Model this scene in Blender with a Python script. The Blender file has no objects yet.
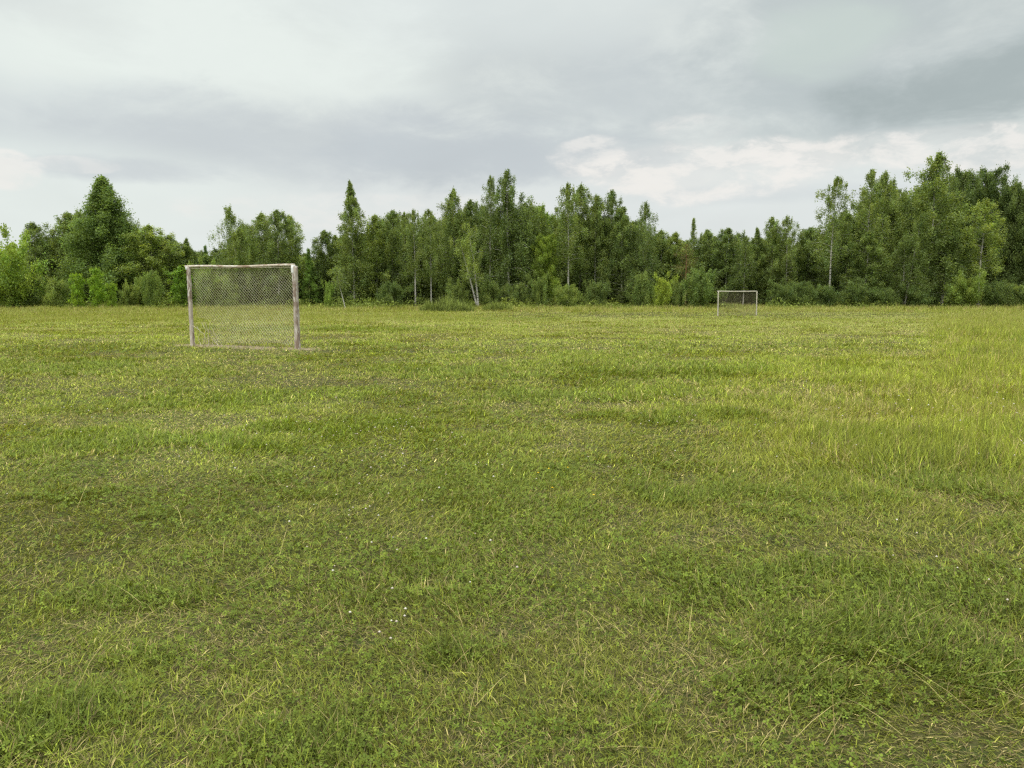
import bpy, math
import numpy as np
from mathutils import Vector

# ------------------------------------------------------------------ basics
sc = bpy.context.scene
COL = sc.collection
FPX, CAMH, HORIZ = 769.0, 1.5, 291.0
TH = math.atan((384 - HORIZ) / FPX)
CT, ST = math.cos(TH), math.sin(TH)

def link(o, parent=None):
    COL.objects.link(o)
    if parent is not None:
        o.parent = parent
    return o

def tag(o, label=None, cat=None, group=None, kind=None):
    if label: o["label"] = label
    if cat: o["category"] = cat
    if group: o["group"] = group
    if kind: o["kind"] = kind
    return o

def empty(name, loc, rz=0.0):
    o = bpy.data.objects.new(name, None)
    o.empty_display_size = 0.3
    o.location = loc
    o.rotation_euler = (0, 0, rz)
    return link(o)

def mesh_np(name, V, faces_list, mats, col=None, smooth=False):
    """faces_list: list of (N,k) int arrays."""
    me = bpy.data.meshes.new(name)
    V = np.asarray(V, np.float32)
    me.vertices.add(len(V))
    me.vertices.foreach_set("co", V.ravel())
    faces_list = [np.asarray(f, np.int32) for f in faces_list if len(f)]
    nl = sum(f.size for f in faces_list)
    nf = sum(len(f) for f in faces_list)
    me.loops.add(nl)
    me.polygons.add(nf)
    me.loops.foreach_set("vertex_index", np.concatenate([f.ravel() for f in faces_list]))
    tot = np.concatenate([np.full(len(f), f.shape[1], np.int32) for f in faces_list])
    st = np.concatenate([[0], np.cumsum(tot)[:-1]]).astype(np.int32)
    me.polygons.foreach_set("loop_start", st)
    me.polygons.foreach_set("loop_total", tot)
    if smooth:
        me.polygons.foreach_set("use_smooth", np.ones(nf, bool))
    if col is not None:
        a = me.color_attributes.new("Col", "FLOAT_COLOR", "POINT")
        c = np.ones((len(V), 4), np.float32)
        c[:, :3] = col
        a.data.foreach_set("color", c.ravel())
    me.update()
    me.validate()
    for m in (mats if isinstance(mats, (list, tuple)) else [mats]):
        me.materials.append(m)
    return me

def obj_np(name, V, F, mat, parent=None, col=None, smooth=False):
    return link(bpy.data.objects.new(name, mesh_np(name, V, F, mat, col, smooth)), parent)

# ------------------------------------------------------------------ noise
def _hash(ix, iy, seed):
    n = (ix.astype(np.int64) * 374761393 + iy.astype(np.int64) * 668265263 + seed * 1442695041) & 0x7fffffff
    n = ((n ^ (n >> 13)) * 1274126177) & 0x7fffffff
    n = n ^ (n >> 16)
    return (n & 0xffff) / 65535.0

def vnoise(x, y, seed=0):
    x = np.asarray(x, float); y = np.asarray(y, float)
    ix = np.floor(x); iy = np.floor(y)
    fx = x - ix; fy = y - iy
    fx = fx * fx * (3 - 2 * fx); fy = fy * fy * (3 - 2 * fy)
    a = _hash(ix, iy, seed); b = _hash(ix + 1, iy, seed)
    c = _hash(ix, iy + 1, seed); d = _hash(ix + 1, iy + 1, seed)
    return (a * (1 - fx) + b * fx) * (1 - fy) + (c * (1 - fx) + d * fx) * fy

def fbm(x, y, scale, seed=0, octv=3):
    s = 0; a = 1; t = 0
    for i in range(octv):
        s = s + a * vnoise(x / scale * 2 ** i + 13.7 * i, y / scale * 2 ** i + 7.1 * i, seed + i * 17)
        t += a; a *= 0.55
    return s / t

def sstep(a, b, x):
    t = np.clip((np.asarray(x, float) - a) / (b - a), 0, 1)
    return t * t * (3 - 2 * t)

def gz(x, y):
    """terrain height"""
    z = 0.14 * sstep(8, 18, y) - 0.59 * sstep(20, 62, y) - 0.08 * sstep(62, 90, y)
    z = z + 0.05 * (fbm(x, y, 6.0, 5, 2) - 0.5) * sstep(1.0, 6.0, np.hypot(x, y))
    z = z + 0.30 * (fbm(x, y, 45.0, 9, 2) - 0.5) * sstep(95, 160, np.hypot(x, y))
    return z

def gx(px, y, z=0.0):
    return (px - 512.0) / FPX * (y * CT + (CAMH - z) * ST)

def topz(py, y):
    t = (384.0 - py) / FPX
    return CAMH + y * (t * CT - ST) / (CT + t * ST)

def groundpt(px, py):
    y = 10.0
    for _ in range(30):
        z = float(gz(gx(px, y), y))
        t = (384.0 - py) / FPX
        y = (z - CAMH) * (CT + t * ST) / (t * CT - ST)
        y = min(max(y, 1.0), 95.0)
    return gx(px, y), y

# ------------------------------------------------------------------ node helpers
def new_mat(name):
    m = bpy.data.materials.new(name)
    m.use_nodes = True
    nt = m.node_tree
    nt.nodes.clear()
    return m, nt

def N(nt, t, **kw):
    n = nt.nodes.new(t)
    for k, v in kw.items():
        if k.startswith("i_"):
            key = k[2:]
            n.inputs[int(key) if key.isdigit() else key].default_value = v
        else:
            setattr(n, k, v)
    return n

def mixc(nt, fac, a, b, mode="MIX"):
    n = nt.nodes.new("ShaderNodeMix")
    n.data_type = "RGBA"; n.blend_type = mode
    for s, v in ((n.inputs[0], fac), (n.inputs[6], a), (n.inputs[7], b)):
        if hasattr(v, "links") or isinstance(v, bpy.types.NodeSocket):
            nt.links.new(v, s)
        elif isinstance(v, (int, float)):
            s.default_value = v
        else:
            s.default_value = (*v, 1.0)
    return n.outputs[2]

def mth(nt, op, a, b=None, clamp=False):
    n = nt.nodes.new("ShaderNodeMath")
    n.operation = op; n.use_clamp = clamp
    for i, v in enumerate((a, b)):
        if v is None: continue
        if isinstance(v, bpy.types.NodeSocket): nt.links.new(v, n.inputs[i])
        else: n.inputs[i].default_value = v
    return n.outputs[0]

def ramp(nt, v, a, b, lo=0.0, hi=1.0):
    n = nt.nodes.new("ShaderNodeMapRange")
    n.interpolation_type = "SMOOTHSTEP"
    nt.links.new(v, n.inputs[0])
    n.inputs[1].default_value = a; n.inputs[2].default_value = b
    n.inputs[3].default_value = lo; n.inputs[4].default_value = hi
    return n.outputs[0]

def leafy_mat(name, transl=0.35, tint=True, rough=0.55, spec=0.25):
    m, nt = new_mat(name)
    at = N(nt, "ShaderNodeAttribute", attribute_name="Col")
    c = at.outputs["Color"]
    if tint:
        oi = N(nt, "ShaderNodeObjectInfo")
        c = mixc(nt, 1.0, c, oi.outputs["Color"], "MULTIPLY")
    p = N(nt, "ShaderNodeBsdfPrincipled")
    p.inputs["Roughness"].default_value = rough
    p.inputs["Specular IOR Level"].default_value = spec
    nt.links.new(c, p.inputs["Base Color"])
    t = N(nt, "ShaderNodeBsdfTranslucent")
    ct = mixc(nt, 1.0, c, (1.25, 1.2, 0.55), "MULTIPLY")
    nt.links.new(ct, t.inputs["Color"])
    mx = N(nt, "ShaderNodeMixShader"); mx.inputs[0].default_value = transl
    nt.links.new(p.outputs[0], mx.inputs[1]); nt.links.new(t.outputs[0], mx.inputs[2])
    o = N(nt, "ShaderNodeOutputMaterial")
    nt.links.new(mx.outputs[0], o.inputs[0])
    return m

def simple_noise_mat(name, c1, c2, scale=8, detail=6, a=0.4, b=0.6, rough=0.85, stretch=(1, 1, 1), bump=0.3, c3=None):
    m, nt = new_mat(name)
    tc = N(nt, "ShaderNodeTexCoord")
    mp = N(nt, "ShaderNodeMapping"); mp.inputs["Scale"].default_value = stretch
    nt.links.new(tc.outputs["Object"], mp.inputs[0])
    no = N(nt, "ShaderNodeTexNoise"); no.inputs["Scale"].default_value = scale; no.inputs["Detail"].default_value = detail
    nt.links.new(mp.outputs[0], no.inputs["Vector"])
    f = ramp(nt, no.outputs["Fac"], a, b)
    c = mixc(nt, f, c1, c2)
    if c3 is not None:
        n2 = N(nt, "ShaderNodeTexNoise"); n2.inputs["Scale"].default_value = scale * 3.1; n2.inputs["Detail"].default_value = 4
        nt.links.new(mp.outputs[0], n2.inputs["Vector"])
        c = mixc(nt, ramp(nt, n2.outputs["Fac"], 0.52, 0.62), c, c3)
    p = N(nt, "ShaderNodeBsdfPrincipled"); p.inputs["Roughness"].default_value = rough
    p.inputs["Specular IOR Level"].default_value = 0.25
    nt.links.new(c, p.inputs["Base Color"])
    bp = N(nt, "ShaderNodeBump"); bp.inputs["Strength"].default_value = bump; bp.inputs["Distance"].default_value = 0.01
    nt.links.new(no.outputs["Fac"], bp.inputs["Height"]); nt.links.new(bp.outputs[0], p.inputs["Normal"])
    o = N(nt, "ShaderNodeOutputMaterial"); nt.links.new(p.outputs[0], o.inputs[0])
    return m

M_GRASS = leafy_mat("grass_blade", 0.28, tint=False, rough=0.6, spec=0.12)
M_LEAF = leafy_mat("tree_leaf", 0.45, tint=True, rough=0.5, spec=0.3)
M_PETAL = simple_noise_mat("white_petal", (0.62, 0.58, 0.50), (0.46, 0.38, 0.30), 40)
M_YPETAL = simple_noise_mat("yellow_petal", (0.75, 0.55, 0.03), (0.6, 0.4, 0.02), 40)
M_WOOD = simple_noise_mat("peeling_white_paint_on_post", (0.42, 0.36, 0.30), (0.23, 0.17, 0.13), 5, 9, 0.47, 0.60, 0.9, (1.6, 1.6, 0.45), 0.6, (0.55, 0.51, 0.45))
M_BAR = simple_noise_mat("weathered_crossbar", (0.47, 0.40, 0.31), (0.28, 0.20, 0.14), 4, 8, 0.48, 0.62, 0.85, (0.5, 2, 2), 0.5, (0.60, 0.56, 0.48))
M_WHITE = simple_noise_mat("chipped_white_paint", (0.72, 0.72, 0.69), (0.42, 0.38, 0.33), 9, 6, 0.55, 0.68, 0.7)
M_NET = simple_noise_mat("net_cord", (0.66, 0.62, 0.46), (0.50, 0.45, 0.31), 3, 3, 0.4, 0.6, 0.8, bump=0.0)
M_NET2 = simple_noise_mat("rusty_net_wire", (0.24, 0.20, 0.13), (0.16, 0.13, 0.08), 3, 3, 0.4, 0.6, 0.8, bump=0.0)
M_FAR = simple_noise_mat("far_goal_paint", (0.52, 0.48, 0.38), (0.36, 0.30, 0.22), 5, 5, 0.5, 0.7, 0.8)

def bark_birch():
    m, nt = new_mat("birch_bark")
    tc = N(nt, "ShaderNodeTexCoord")
    mp = N(nt, "ShaderNodeMapping"); mp.inputs["Scale"].default_value = (2.2, 2.2, 9)
    nt.links.new(tc.outputs["Object"], mp.inputs[0])
    no = N(nt, "ShaderNodeTexNoise"); no.inputs["Scale"].default_value = 1.0; no.inputs["Detail"].default_value = 5
    nt.links.new(mp.outputs[0], no.inputs["Vector"])
    c = mixc(nt, ramp(nt, no.outputs["Fac"], 0.52, 0.60), (0.46, 0.44, 0.38), (0.07, 0.06, 0.05))
    p = N(nt, "ShaderNodeBsdfPrincipled"); p.inputs["Roughness"].default_value = 0.8
    nt.links.new(c, p.inputs["Base Color"])
    o = N(nt, "ShaderNodeOutputMaterial"); nt.links.new(p.outputs[0], o.inputs[0])
    return m
M_BIRCH = bark_birch()
M_BARK = simple_noise_mat("grey_brown_bark", (0.14, 0.11, 0.08), (0.07, 0.055, 0.04), 3, 6, stretch=(3, 3, 0.6))
M_PINE = simple_noise_mat("reddish_bark", (0.30, 0.14, 0.08), (0.14, 0.08, 0.05), 3, 6, stretch=(3, 3, 0.6))

# ------------------------------------------------------------------ world
def build_world():
    w = bpy.data.worlds.new("World"); sc.world = w
    w.use_nodes = True
    nt = w.node_tree; nt.nodes.clear()
    L = nt.links.new
    sky = N(nt, "ShaderNodeTexSky", sky_type="NISHITA", sun_disc=False)
    sky.sun_elevation = math.radians(SUN_EL); sky.sun_rotation = math.radians(SUN_ROT)
    sky.air_density = 1.0; sky.dust_density = 3.0
    tc = N(nt, "ShaderNodeTexCoord")
    sp = N(nt, "ShaderNodeSeparateXYZ"); L(tc.outputs["Generated"], sp.inputs[0])
    z = mth(nt, "MAXIMUM", sp.outputs[2], 0.0)
    zd = mth(nt, "ADD", z, 0.32)
    u = mth(nt, "DIVIDE", sp.outputs[0], zd); v = mth(nt, "DIVIDE", sp.outputs[1], zd)
    cb = N(nt, "ShaderNodeCombineXYZ"); L(u, cb.inputs[0]); L(v, cb.inputs[1])
    def noise(scale, det, rough, off, dist=0.0, vec=None):
        mp = N(nt, "ShaderNodeMapping"); mp.inputs["Location"].default_value = off
        L(vec or cb.outputs[0], mp.inputs[0])
        n = N(nt, "ShaderNodeTexNoise"); n.inputs["Scale"].default_value = scale
        n.inputs["Detail"].default_value = det; n.inputs["Roughness"].default_value = rough
        n.inputs["Distortion"].default_value = dist
        L(mp.outputs[0], n.inputs["Vector"])
        return n.outputs["Fac"]
    n1 = noise(0.75, 5, 0.5, (3.1, 1.7, 0), 0.35)
    n2 = noise(2.2, 7, 0.55, (8.2, 4.4, 0), 0.4)
    fl = N(nt, "ShaderNodeVectorMath", operation="MULTIPLY"); L(tc.outputs["Generated"], fl.inputs[0]); fl.inputs[1].default_value = (1, 1, 2.4)
    n3 = noise(7.0, 10, 0.62, (0.3, 2.4, 0), 0.25, fl.outputs[0])
    n4 = noise(15.0, 10, 0.62, (4.3, 1.4, 2.0), 0.25, fl.outputs[0])
    def dirof(px, py):
        x = (px - 512) / FPX; t = (384 - py) / FPX
        d = Vector((x, CT + t * ST, -ST + t * CT)); d.normalize()
        return d
    az = mth(nt, "ARCTAN2", sp.outputs[0], sp.outputs[1])
    el = mth(nt, "ARCSINE", sp.outputs[2])
    def blob(px, py, rx, ry, soft=1.0, jit=0.0):
        d = dirof(px, py)
        a0 = math.atan2(d.x, d.y); e0 = math.asin(d.z)
        da = mth(nt, "DIVIDE", mth(nt, "SUBTRACT", az, a0), rx / FPX)
        de = mth(nt, "DIVIDE", mth(nt, "SUBTRACT", el, e0), ry / FPX)
        r = mth(nt, "ADD", mth(nt, "MULTIPLY", da, da), mth(nt, "MULTIPLY", de, de))
        if jit:
            r = mth(nt, "ADD", r, mth(nt, "MULTIPLY", mth(nt, "SUBTRACT", n3, 0.5), jit))
        return ramp(nt, r, 0.0 if soft >= 1 else 1 - soft, 1.0, 1.0, 0.0)
    # cloud deck: grey undersides with paler veils (radiances)
    grey = (0.535, 0.580, 0.588); pale = (0.705, 0.748, 0.718)
    k = mth(nt, "ADD", mth(nt, "MULTIPLY", n1, 0.6), mth(nt, "MULTIPLY", n3, 0.4))
    c = mixc(nt, ramp(nt, k, 0.36, 0.64), grey, pale)
    for (px, py, rx, ry, colr, amt, jit) in (
            (520, 250, 1400, 110, (0.70, 0.735, 0.725), 0.85, 0.8),
            (250, 45, 230, 95, (0.79, 0.845, 0.80), 0.85, 1.8),
            (480, -10, 260, 70, (0.72, 0.77, 0.75), 0.6, 1.4),
            (30, 58, 85, 42, (0.78, 0.84, 0.79), 0.6, 2.2),
            (110, 130, 240, 50, (0.60, 0.65, 0.655), 0.6, 1.6),
            (330, 142, 300, 52, (0.535, 0.575, 0.592), 0.8, 2.2),
            (500, 150, 190, 42, (0.505, 0.548, 0.572), 0.8, 2.6),
            (680, 100, 260, 48, (0.52, 0.565, 0.575), 0.6, 2.0),
            (920, 60, 260, 110, (0.455, 0.51, 0.515), 0.8, 1.8),
            (1040, 78, 170, 42, (0.33, 0.385, 0.385), 0.7, 2.6),
            (820, 42, 90, 34, (0.58, 0.66, 0.61), 0.6, 2.6),
            (60, 200, 260, 60, (0.74, 0.80, 0.76), 0.6, 1.2),
            (135, 171, 100, 13, (0.55, 0.59, 0.61), 0.75, 2.2),
            (780, 194, 170, 12, (0.60, 0.64, 0.65), 0.6, 2.0)):
        b = blob(px, py, rx, ry, jit=jit)
        c = mixc(nt, mth(nt, "MULTIPLY", b, amt), c, colr)
    # ragged bright breaks low down
    nb = ramp(nt, n4, 0.43, 0.60)
    for (px, py, rx, ry, amt, cr) in ((590, 155, 50, 24, .75, 3.4), (720, 172, 170, 36, 1.0, 2.4), (790, 160, 60, 22, .8, 2.4), (960, 148, 170, 24, 1.0, 2.2), (650, 178, 90, 14, .8, 1.5),
                                  (2, 170, 34, 18, .8, 1.5), (80, 165, 40, 8, .4, 2), (700, 128, 60, 16, .5, 2.5), (400, 215, 260, 24, 0.45, 1.5), (1010, 190, 120, 18, .5, 1.5)):
        b = blob(px, py, rx, ry, jit=cr)
        f = mth(nt, "MULTIPLY", mth(nt, "MULTIPLY", ramp(nt, b, 0.05, 0.6), mth(nt, "ADD", mth(nt, "MULTIPLY", nb, 0.75), 0.25)), amt * .85)
        c = mixc(nt, f, c, (0.82, 0.80, 0.76))
    fine = mth(nt, "ADD", mth(nt, "MULTIPLY", mth(nt, "SUBTRACT", n2, 0.5), 0.14), 1.0)
    c = mixc(nt, 1.0, c, fine, "MULTIPLY")
    # an overcast sky is brighter overhead than near the horizon
    up = ramp(nt, sp.outputs[2], 0.42, 0.95, 0.86, ZENITH)
    c = mixc(nt, 1.0, c, up, "MULTIPLY")
    # below the horizon: ground tone
    c = mixc(nt, ramp(nt, sp.outputs[2], -0.06, -0.02), (0.12, 0.14, 0.06), c)
    S = 0.1
    cs = N(nt, "ShaderNodeVectorMath", operation="SCALE"); L(c, cs.inputs[0]); cs.inputs[3].default_value = 1.0 / S
    out = mixc(nt, 0.97, sky.outputs[0], cs.outputs[0])
    bg = N(nt, "ShaderNodeBackground"); L(out, bg.inputs[0]); bg.inputs[1].default_value = S
    o = N(nt, "ShaderNodeOutputWorld"); L(bg.outputs[0], o.inputs[0])

SUN_EL, SUN_ROT, ZENITH = 52.0, 215.0, 3.4
build_world()
sun = bpy.data.lights.new("sun", "SUN"); sun.energy = 1.5; sun.angle = math.radians(22); sun.color = (1.0, 0.96, 0.88)
so = link(bpy.data.objects.new("sun", sun))
# sun direction: azimuth measured clockwise from +Y, as the sky texture does
a = math.radians(SUN_ROT); e = math.radians(SUN_EL)
sd = Vector((math.sin(a) * math.cos(e), math.cos(a) * math.cos(e), math.sin(e)))
so.rotation_euler = sd.to_track_quat("Z", "Y").to_euler()
so.location = (0, 0, 60)

cam = bpy.data.cameras.new("camera"); cam.sensor_width = 36; cam.lens = FPX / 1024 * 36
cam.clip_end = 3000; cam.clip_start = 0.05
co = link(bpy.data.objects.new("camera", cam))
co.location = (0, 0, CAMH); co.rotation_euler = (math.pi / 2 - TH, 0, 0)
sc.camera = co
sc.view_settings.view_transform = "Standard"; sc.view_settings.look = "None"
sc.view_settings.exposure = 0.35; sc.view_settings.gamma = 1.0
sc.render.resolution_x = 1024; sc.render.resolution_y = 768
sc.cycles.use_denoising = False; sc.cycles.pixel_filter_type = "BLACKMAN_HARRIS"; sc.cycles.filter_width = 1.35; sc.cycles.use_adaptive_sampling = False
sc.cycles.max_bounces = 6; sc.cycles.diffuse_bounces = 3; sc.cycles.transmission_bounces = 3; sc.cycles.transparent_max_bounces = 4

# ------------------------------------------------------------------ goals: numbers the meadow needs too
GL = Vector((gx(193.0, 19.1), 19.1, 0)); GR = Vector((gx(298.0, 18.1), 18.1, 0))
FL = Vector((gx(718.0, 60.5), 60.5, 0)); FR = Vector((gx(756.5, 61.5), 61.5, 0))

def seg_dist(x, y, A, B):
    ax, ay, bx, by = A[0], A[1], B[0], B[1]
    t = np.clip(((x - ax) * (bx - ax) + (y - ay) * (by - ay)) / ((bx - ax) ** 2 + (by - ay) ** 2), 0, 1)
    return np.hypot(x - ax - t * (bx - ax), y - ay - t * (by - ay))

# meadow character fields (0..1) -----------------------------------
LUSH = []   # lusher dark green patches of the turf
for (px, py, w, ar) in ((240, 402, 0.9, 2.2), (130, 442, 0.7, 1.5), (215, 445, 0.6, 2.0), (60, 367, 1.3, 3.5), (662, 371, 1.5, 2.6), (455, 372, 1.0, 3), (380, 425, .5, 2),
                       (8, 745, .28, 1.2), (255, 748, .25, 1.3), (560, 395, 0.8, 2.4), (470, 655, .16, 1.2), (600, 700, .22, 1.5), (880, 640, .4, 1.6), (960, 600, .5, 1.4),
                       (290, 430, .6, 2.0), (500, 320, 3.0, 5), (330, 330, 2.5, 4), (920, 485, .6, 1.6), (720, 495, .35, 2), (760, 590, .3, 1.5), (690, 415, .6, 2), (840, 690, .2, 2), (150, 600, .2, 2)):
    X, Y = groundpt(px, py); LUSH.append((X, Y, w, min(ar, 2.0)))
def lush(x, y):
    f = np.zeros_like(x)
    n = fbm(x, y, 0.45, 31, 3)
    for (X, Y, w, ar) in LUSH:
        r = np.hypot((x - X) / ar, (y - Y)) / w
        f = np.maximum(f, sstep(1.3, 0.2, r + (n - 0.5) * 2.4))
    g = sstep(0.58, 0.72, fbm(x, y, 1.9, 41, 4)) * 0.6
    g2 = sstep(0.62, 0.74, fbm(x, y, 0.5, 47, 3)) * 0.6
    return np.clip(np.maximum(np.maximum(f, g), g2), 0, 1)
def dry(x, y):
    d = sstep(0.50, 0.66, fbm(x, y, 1.1, 61, 4))
    d = np.maximum(d, 0.8 * sstep(0.60, 0.72, fbm(x, y, 0.35, 67, 3)))
    return d
def tall(x, y):
    """unmown grass: on the right, and beyond the pitch"""
    n = (fbm(x, y, 1.5, 71, 3) - 0.5)
    q = x / np.maximum(y, 1.0)
    a = sstep(0.53, 0.58, q + n * 0.06) * sstep(9, 13, y + n * 4)
    b = sstep(0.10, 0.60, q + n * 0.45) * sstep(4.6, 6.8, y + n * 2.5) * sstep(22, 9, y + n * 5) * 0.62
    c = sstep(70, 74, y + n * 5)
    d = sstep(0.02, -0.12, q) * sstep(38, 46, y + n * 8) * 0.75
    return np.clip(np.maximum(np.maximum(a, b), np.maximum(c, d)), 0, 1)
def bare(x, y):
    n = fbm(x, y, 0.5, 81, 3) - 0.5
    d = seg_dist(x, y, GL + Vector((-0.35, 0.2, 0)), GR + Vector((0.1, 0.05, 0)))
    b = sstep(0.55, 0.10, d + n * 0.7)
    d2 = seg_dist(x, y, FL + Vector((0, -.2, 0)), FR)
    return np.maximum(b, 0.6 * sstep(1.3, 0.3, d2 + n))

# ------------------------------------------------------------------ ground sheet
def axis(lo, hi, n, k):
    t = np.linspace(-1, 1, n)
    return np.sinh(t * k) / np.sinh(k) * (hi - lo) / 2 + (hi + lo) / 2
gxs = axis(-900, 900, 181, 4.5)
gys = np.concatenate([np.linspace(-600, -30, 12), np.arange(-20, 0, 2.0), np.arange(0, 30, 0.35), np.arange(30, 110, 1.6), np.linspace(112, 900, 30)])
XX, YY = np.meshgrid(gxs, gys)
V = np.stack([XX.ravel(), YY.ravel(), gz(XX, YY).ravel()], 1)
nx = len(gxs); ny = len(gys)
i = (np.arange(ny - 1)[:, None] * nx + np.arange(nx - 1)[None, :]).ravel()
F = np.stack([i, i + 1, i + nx + 1, i + nx], 1)
def ground_mat():
    m, nt = new_mat("meadow_soil")
    g = N(nt, "ShaderNodeNewGeometry")
    def noi(s, d):
        n = N(nt, "ShaderNodeTexNoise"); n.inputs["Scale"].default_value = s; n.inputs["Detail"].default_value = d
        nt.links.new(g.outputs["Position"], n.inputs["Vector"]); return n.outputs["Fac"]
    a, b, c_ = noi(0.35, 6), noi(5, 8), noi(60, 4)
    c = mixc(nt, ramp(nt, b, 0.40, 0.62), (0.036, 0.048, 0.012), (0.064, 0.056, 0.020))
    c = mixc(nt, mth(nt, "MULTIPLY", ramp(nt, a, 0.4, 0.65), 0.6), c, (0.070, 0.090, 0.020))
    c = mixc(nt, ramp(nt, c_, 0.45, 0.7), c, (0.075, 0.064, 0.028))
    # trodden soil in the goal mouth
    sp = N(nt, "ShaderNodeSeparateXYZ"); nt.links.new(g.outputs["Position"], sp.inputs[0])
    A = GL + Vector((-0.2, 0.15, 0)); B = GR + Vector((0.1, 0.05, 0))
    d = (B - A).length; ux, uy = (B.x - A.x) / d, (B.y - A.y) / d
    dx = mth(nt, "SUBTRACT", sp.outputs[0], A.x); dy = mth(nt, "SUBTRACT", sp.outputs[1], A.y)
    al = mth(nt, "ADD", mth(nt, "MULTIPLY", dx, ux), mth(nt, "MULTIPLY", dy, uy))
    ac = mth(nt, "SUBTRACT", mth(nt, "MULTIPLY", dx, -uy), mth(nt, "MULTIPLY", dy, -ux))
    al2 = mth(nt, "MAXIMUM", mth(nt, "SUBTRACT", mth(nt, "ABSOLUTE", mth(nt, "SUBTRACT", al, d / 2)), d / 2), 0.0)
    r = mth(nt, "SQRT", mth(nt, "ADD", mth(nt, "MULTIPLY", al2, al2), mth(nt, "MULTIPLY", ac, ac)))
    r = mth(nt, "ADD", r, mth(nt, "MULTIPLY", mth(nt, "SUBTRACT", b, 0.5), 0.5))
    sand = mixc(nt, b, (0.29, 0.23, 0.15), (0.20, 0.16, 0.10))
    c = mixc(nt, ramp(nt, r, 0.15, 0.75, 1.0, 0.0), c, sand)
    p = N(nt, "ShaderNodeBsdfPrincipled"); p.inputs["Roughness"].default_value = 0.95
    p.inputs["Specular IOR Level"].default_value = 0.1
    nt.links.new(c, p.inputs["Base Color"])
    bp = N(nt, "ShaderNodeBump"); bp.inputs["Strength"].default_value = 0.6; bp.inputs["Distance"].default_value = 0.03
    nt.links.new(b, bp.inputs["Height"]); nt.links.new(bp.outputs[0], p.inputs["Normal"])
    o = N(nt, "ShaderNodeOutputMaterial"); nt.links.new(p.outputs[0], o.inputs[0])
    return m
g = obj_np("ground", V, [F], ground_mat(), smooth=True)
tag(g, kind="structure", label="level meadow ground with short turf and trodden soil")

# ------------------------------------------------------------------ grass
C = lambda *c: np.array(c, float)
OLIVE, BRIGHT, DEEP, STRAW, BROWN, YEL = C(.232, .244, .030), C(.272, .312, .032), C(.118, .178, .024), C(.42, .35, .14), C(.19, .14, .055), C(.315, .335, .085)

def sample_band(rng, y0, y1, dens, margin=0.76):
    w0, w1 = margin * y0 + 1.5, margin * y1 + 1.5
    area = (w0 + w1) * (y1 - y0)
    n = int(area * dens)
    y = rng.uniform(y0, y1, int(n * 2.2)); keep = rng.random(len(y)) < (margin * y + 1.5) / w1
    y = y[keep][:n]
    x = rng.uniform(-1, 1, len(y)) * (margin * y + 1.5)
    return x, y

class Blades:
    def __init__(s): s.V = []; s.C = []; s.F3 = []; s.F4 = []; s.n = 0
    def add(s, x, y, z, L, W, az, lean, curl, col, tipcol, rng, seg=2):
        n = len(x)
        d = np.stack([np.cos(az), np.sin(az)], 1)
        # the flat of the blade turns partly at random
        wa = az + np.pi / 2 + rng.normal(0, 0.6, n)
        wx = np.cos(wa) * W / 2; wy = np.sin(wa) * W / 2
        P = []
        t0 = lean
        cx = x.copy(); cy = y.copy(); cz = z.copy()
        rows = []
        for k in range(seg + 1):
            rows.append((cx.copy(), cy.copy(), cz.copy()))
            if k < seg:
                ang = np.clip(t0 + curl * (k + 0.3) / seg, 0, 1.75)
                st = L / seg
                cx = cx + d[:, 0] * np.sin(ang) * st; cy = cy + d[:, 1] * np.sin(ang) * st; cz = cz + np.cos(ang) * st
        vp = []; cc = []
        prof = [0.8, 1.0, 0.7, 0.45] if seg > 2 else [0.85, 0.9, 0.5]
        for k in range(seg):
            X, Y, Z = rows[k]; w = prof[k]
            vp.append(np.stack([X - wx * w, Y - wy * w, Z], 1)); vp.append(np.stack([X + wx * w, Y + wy * w, Z], 1))
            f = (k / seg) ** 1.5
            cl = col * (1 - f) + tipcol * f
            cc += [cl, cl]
        vp.append(np.stack(rows[seg], 1)); cc.append(tipcol)
        m = 2 * seg + 1
        Vv = np.stack(vp, 1).reshape(-1, 3); Cc = np.stack(cc, 1).reshape(-1, 3)
        b = s.n + np.arange(n)[:, None] * m
        for k in range(seg - 1):
            s.F4.append(np.concatenate([b + 2 * k, b + 2 * k + 1, b + 2 * k + 3, b + 2 * k + 2], 1))
        s.F3.append(np.concatenate([b + 2 * seg - 2, b + 2 * seg - 1, b + 2 * seg], 1))
        s.V.append(Vv); s.C.append(Cc); s.n += n * m
    def build(s, name, mat):
        F = []
        if s.F4: F.append(np.concatenate(s.F4))
        F.append(np.concatenate(s.F3))
        return obj_np(name, np.concatenate(s.V), F, mat, col=np.concatenate(s.C))

rng = np.random.default_rng(7)
def mixn(a, b, f): f = np.asarray(f)[:, None]; return a * (1 - f) + b * f

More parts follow.
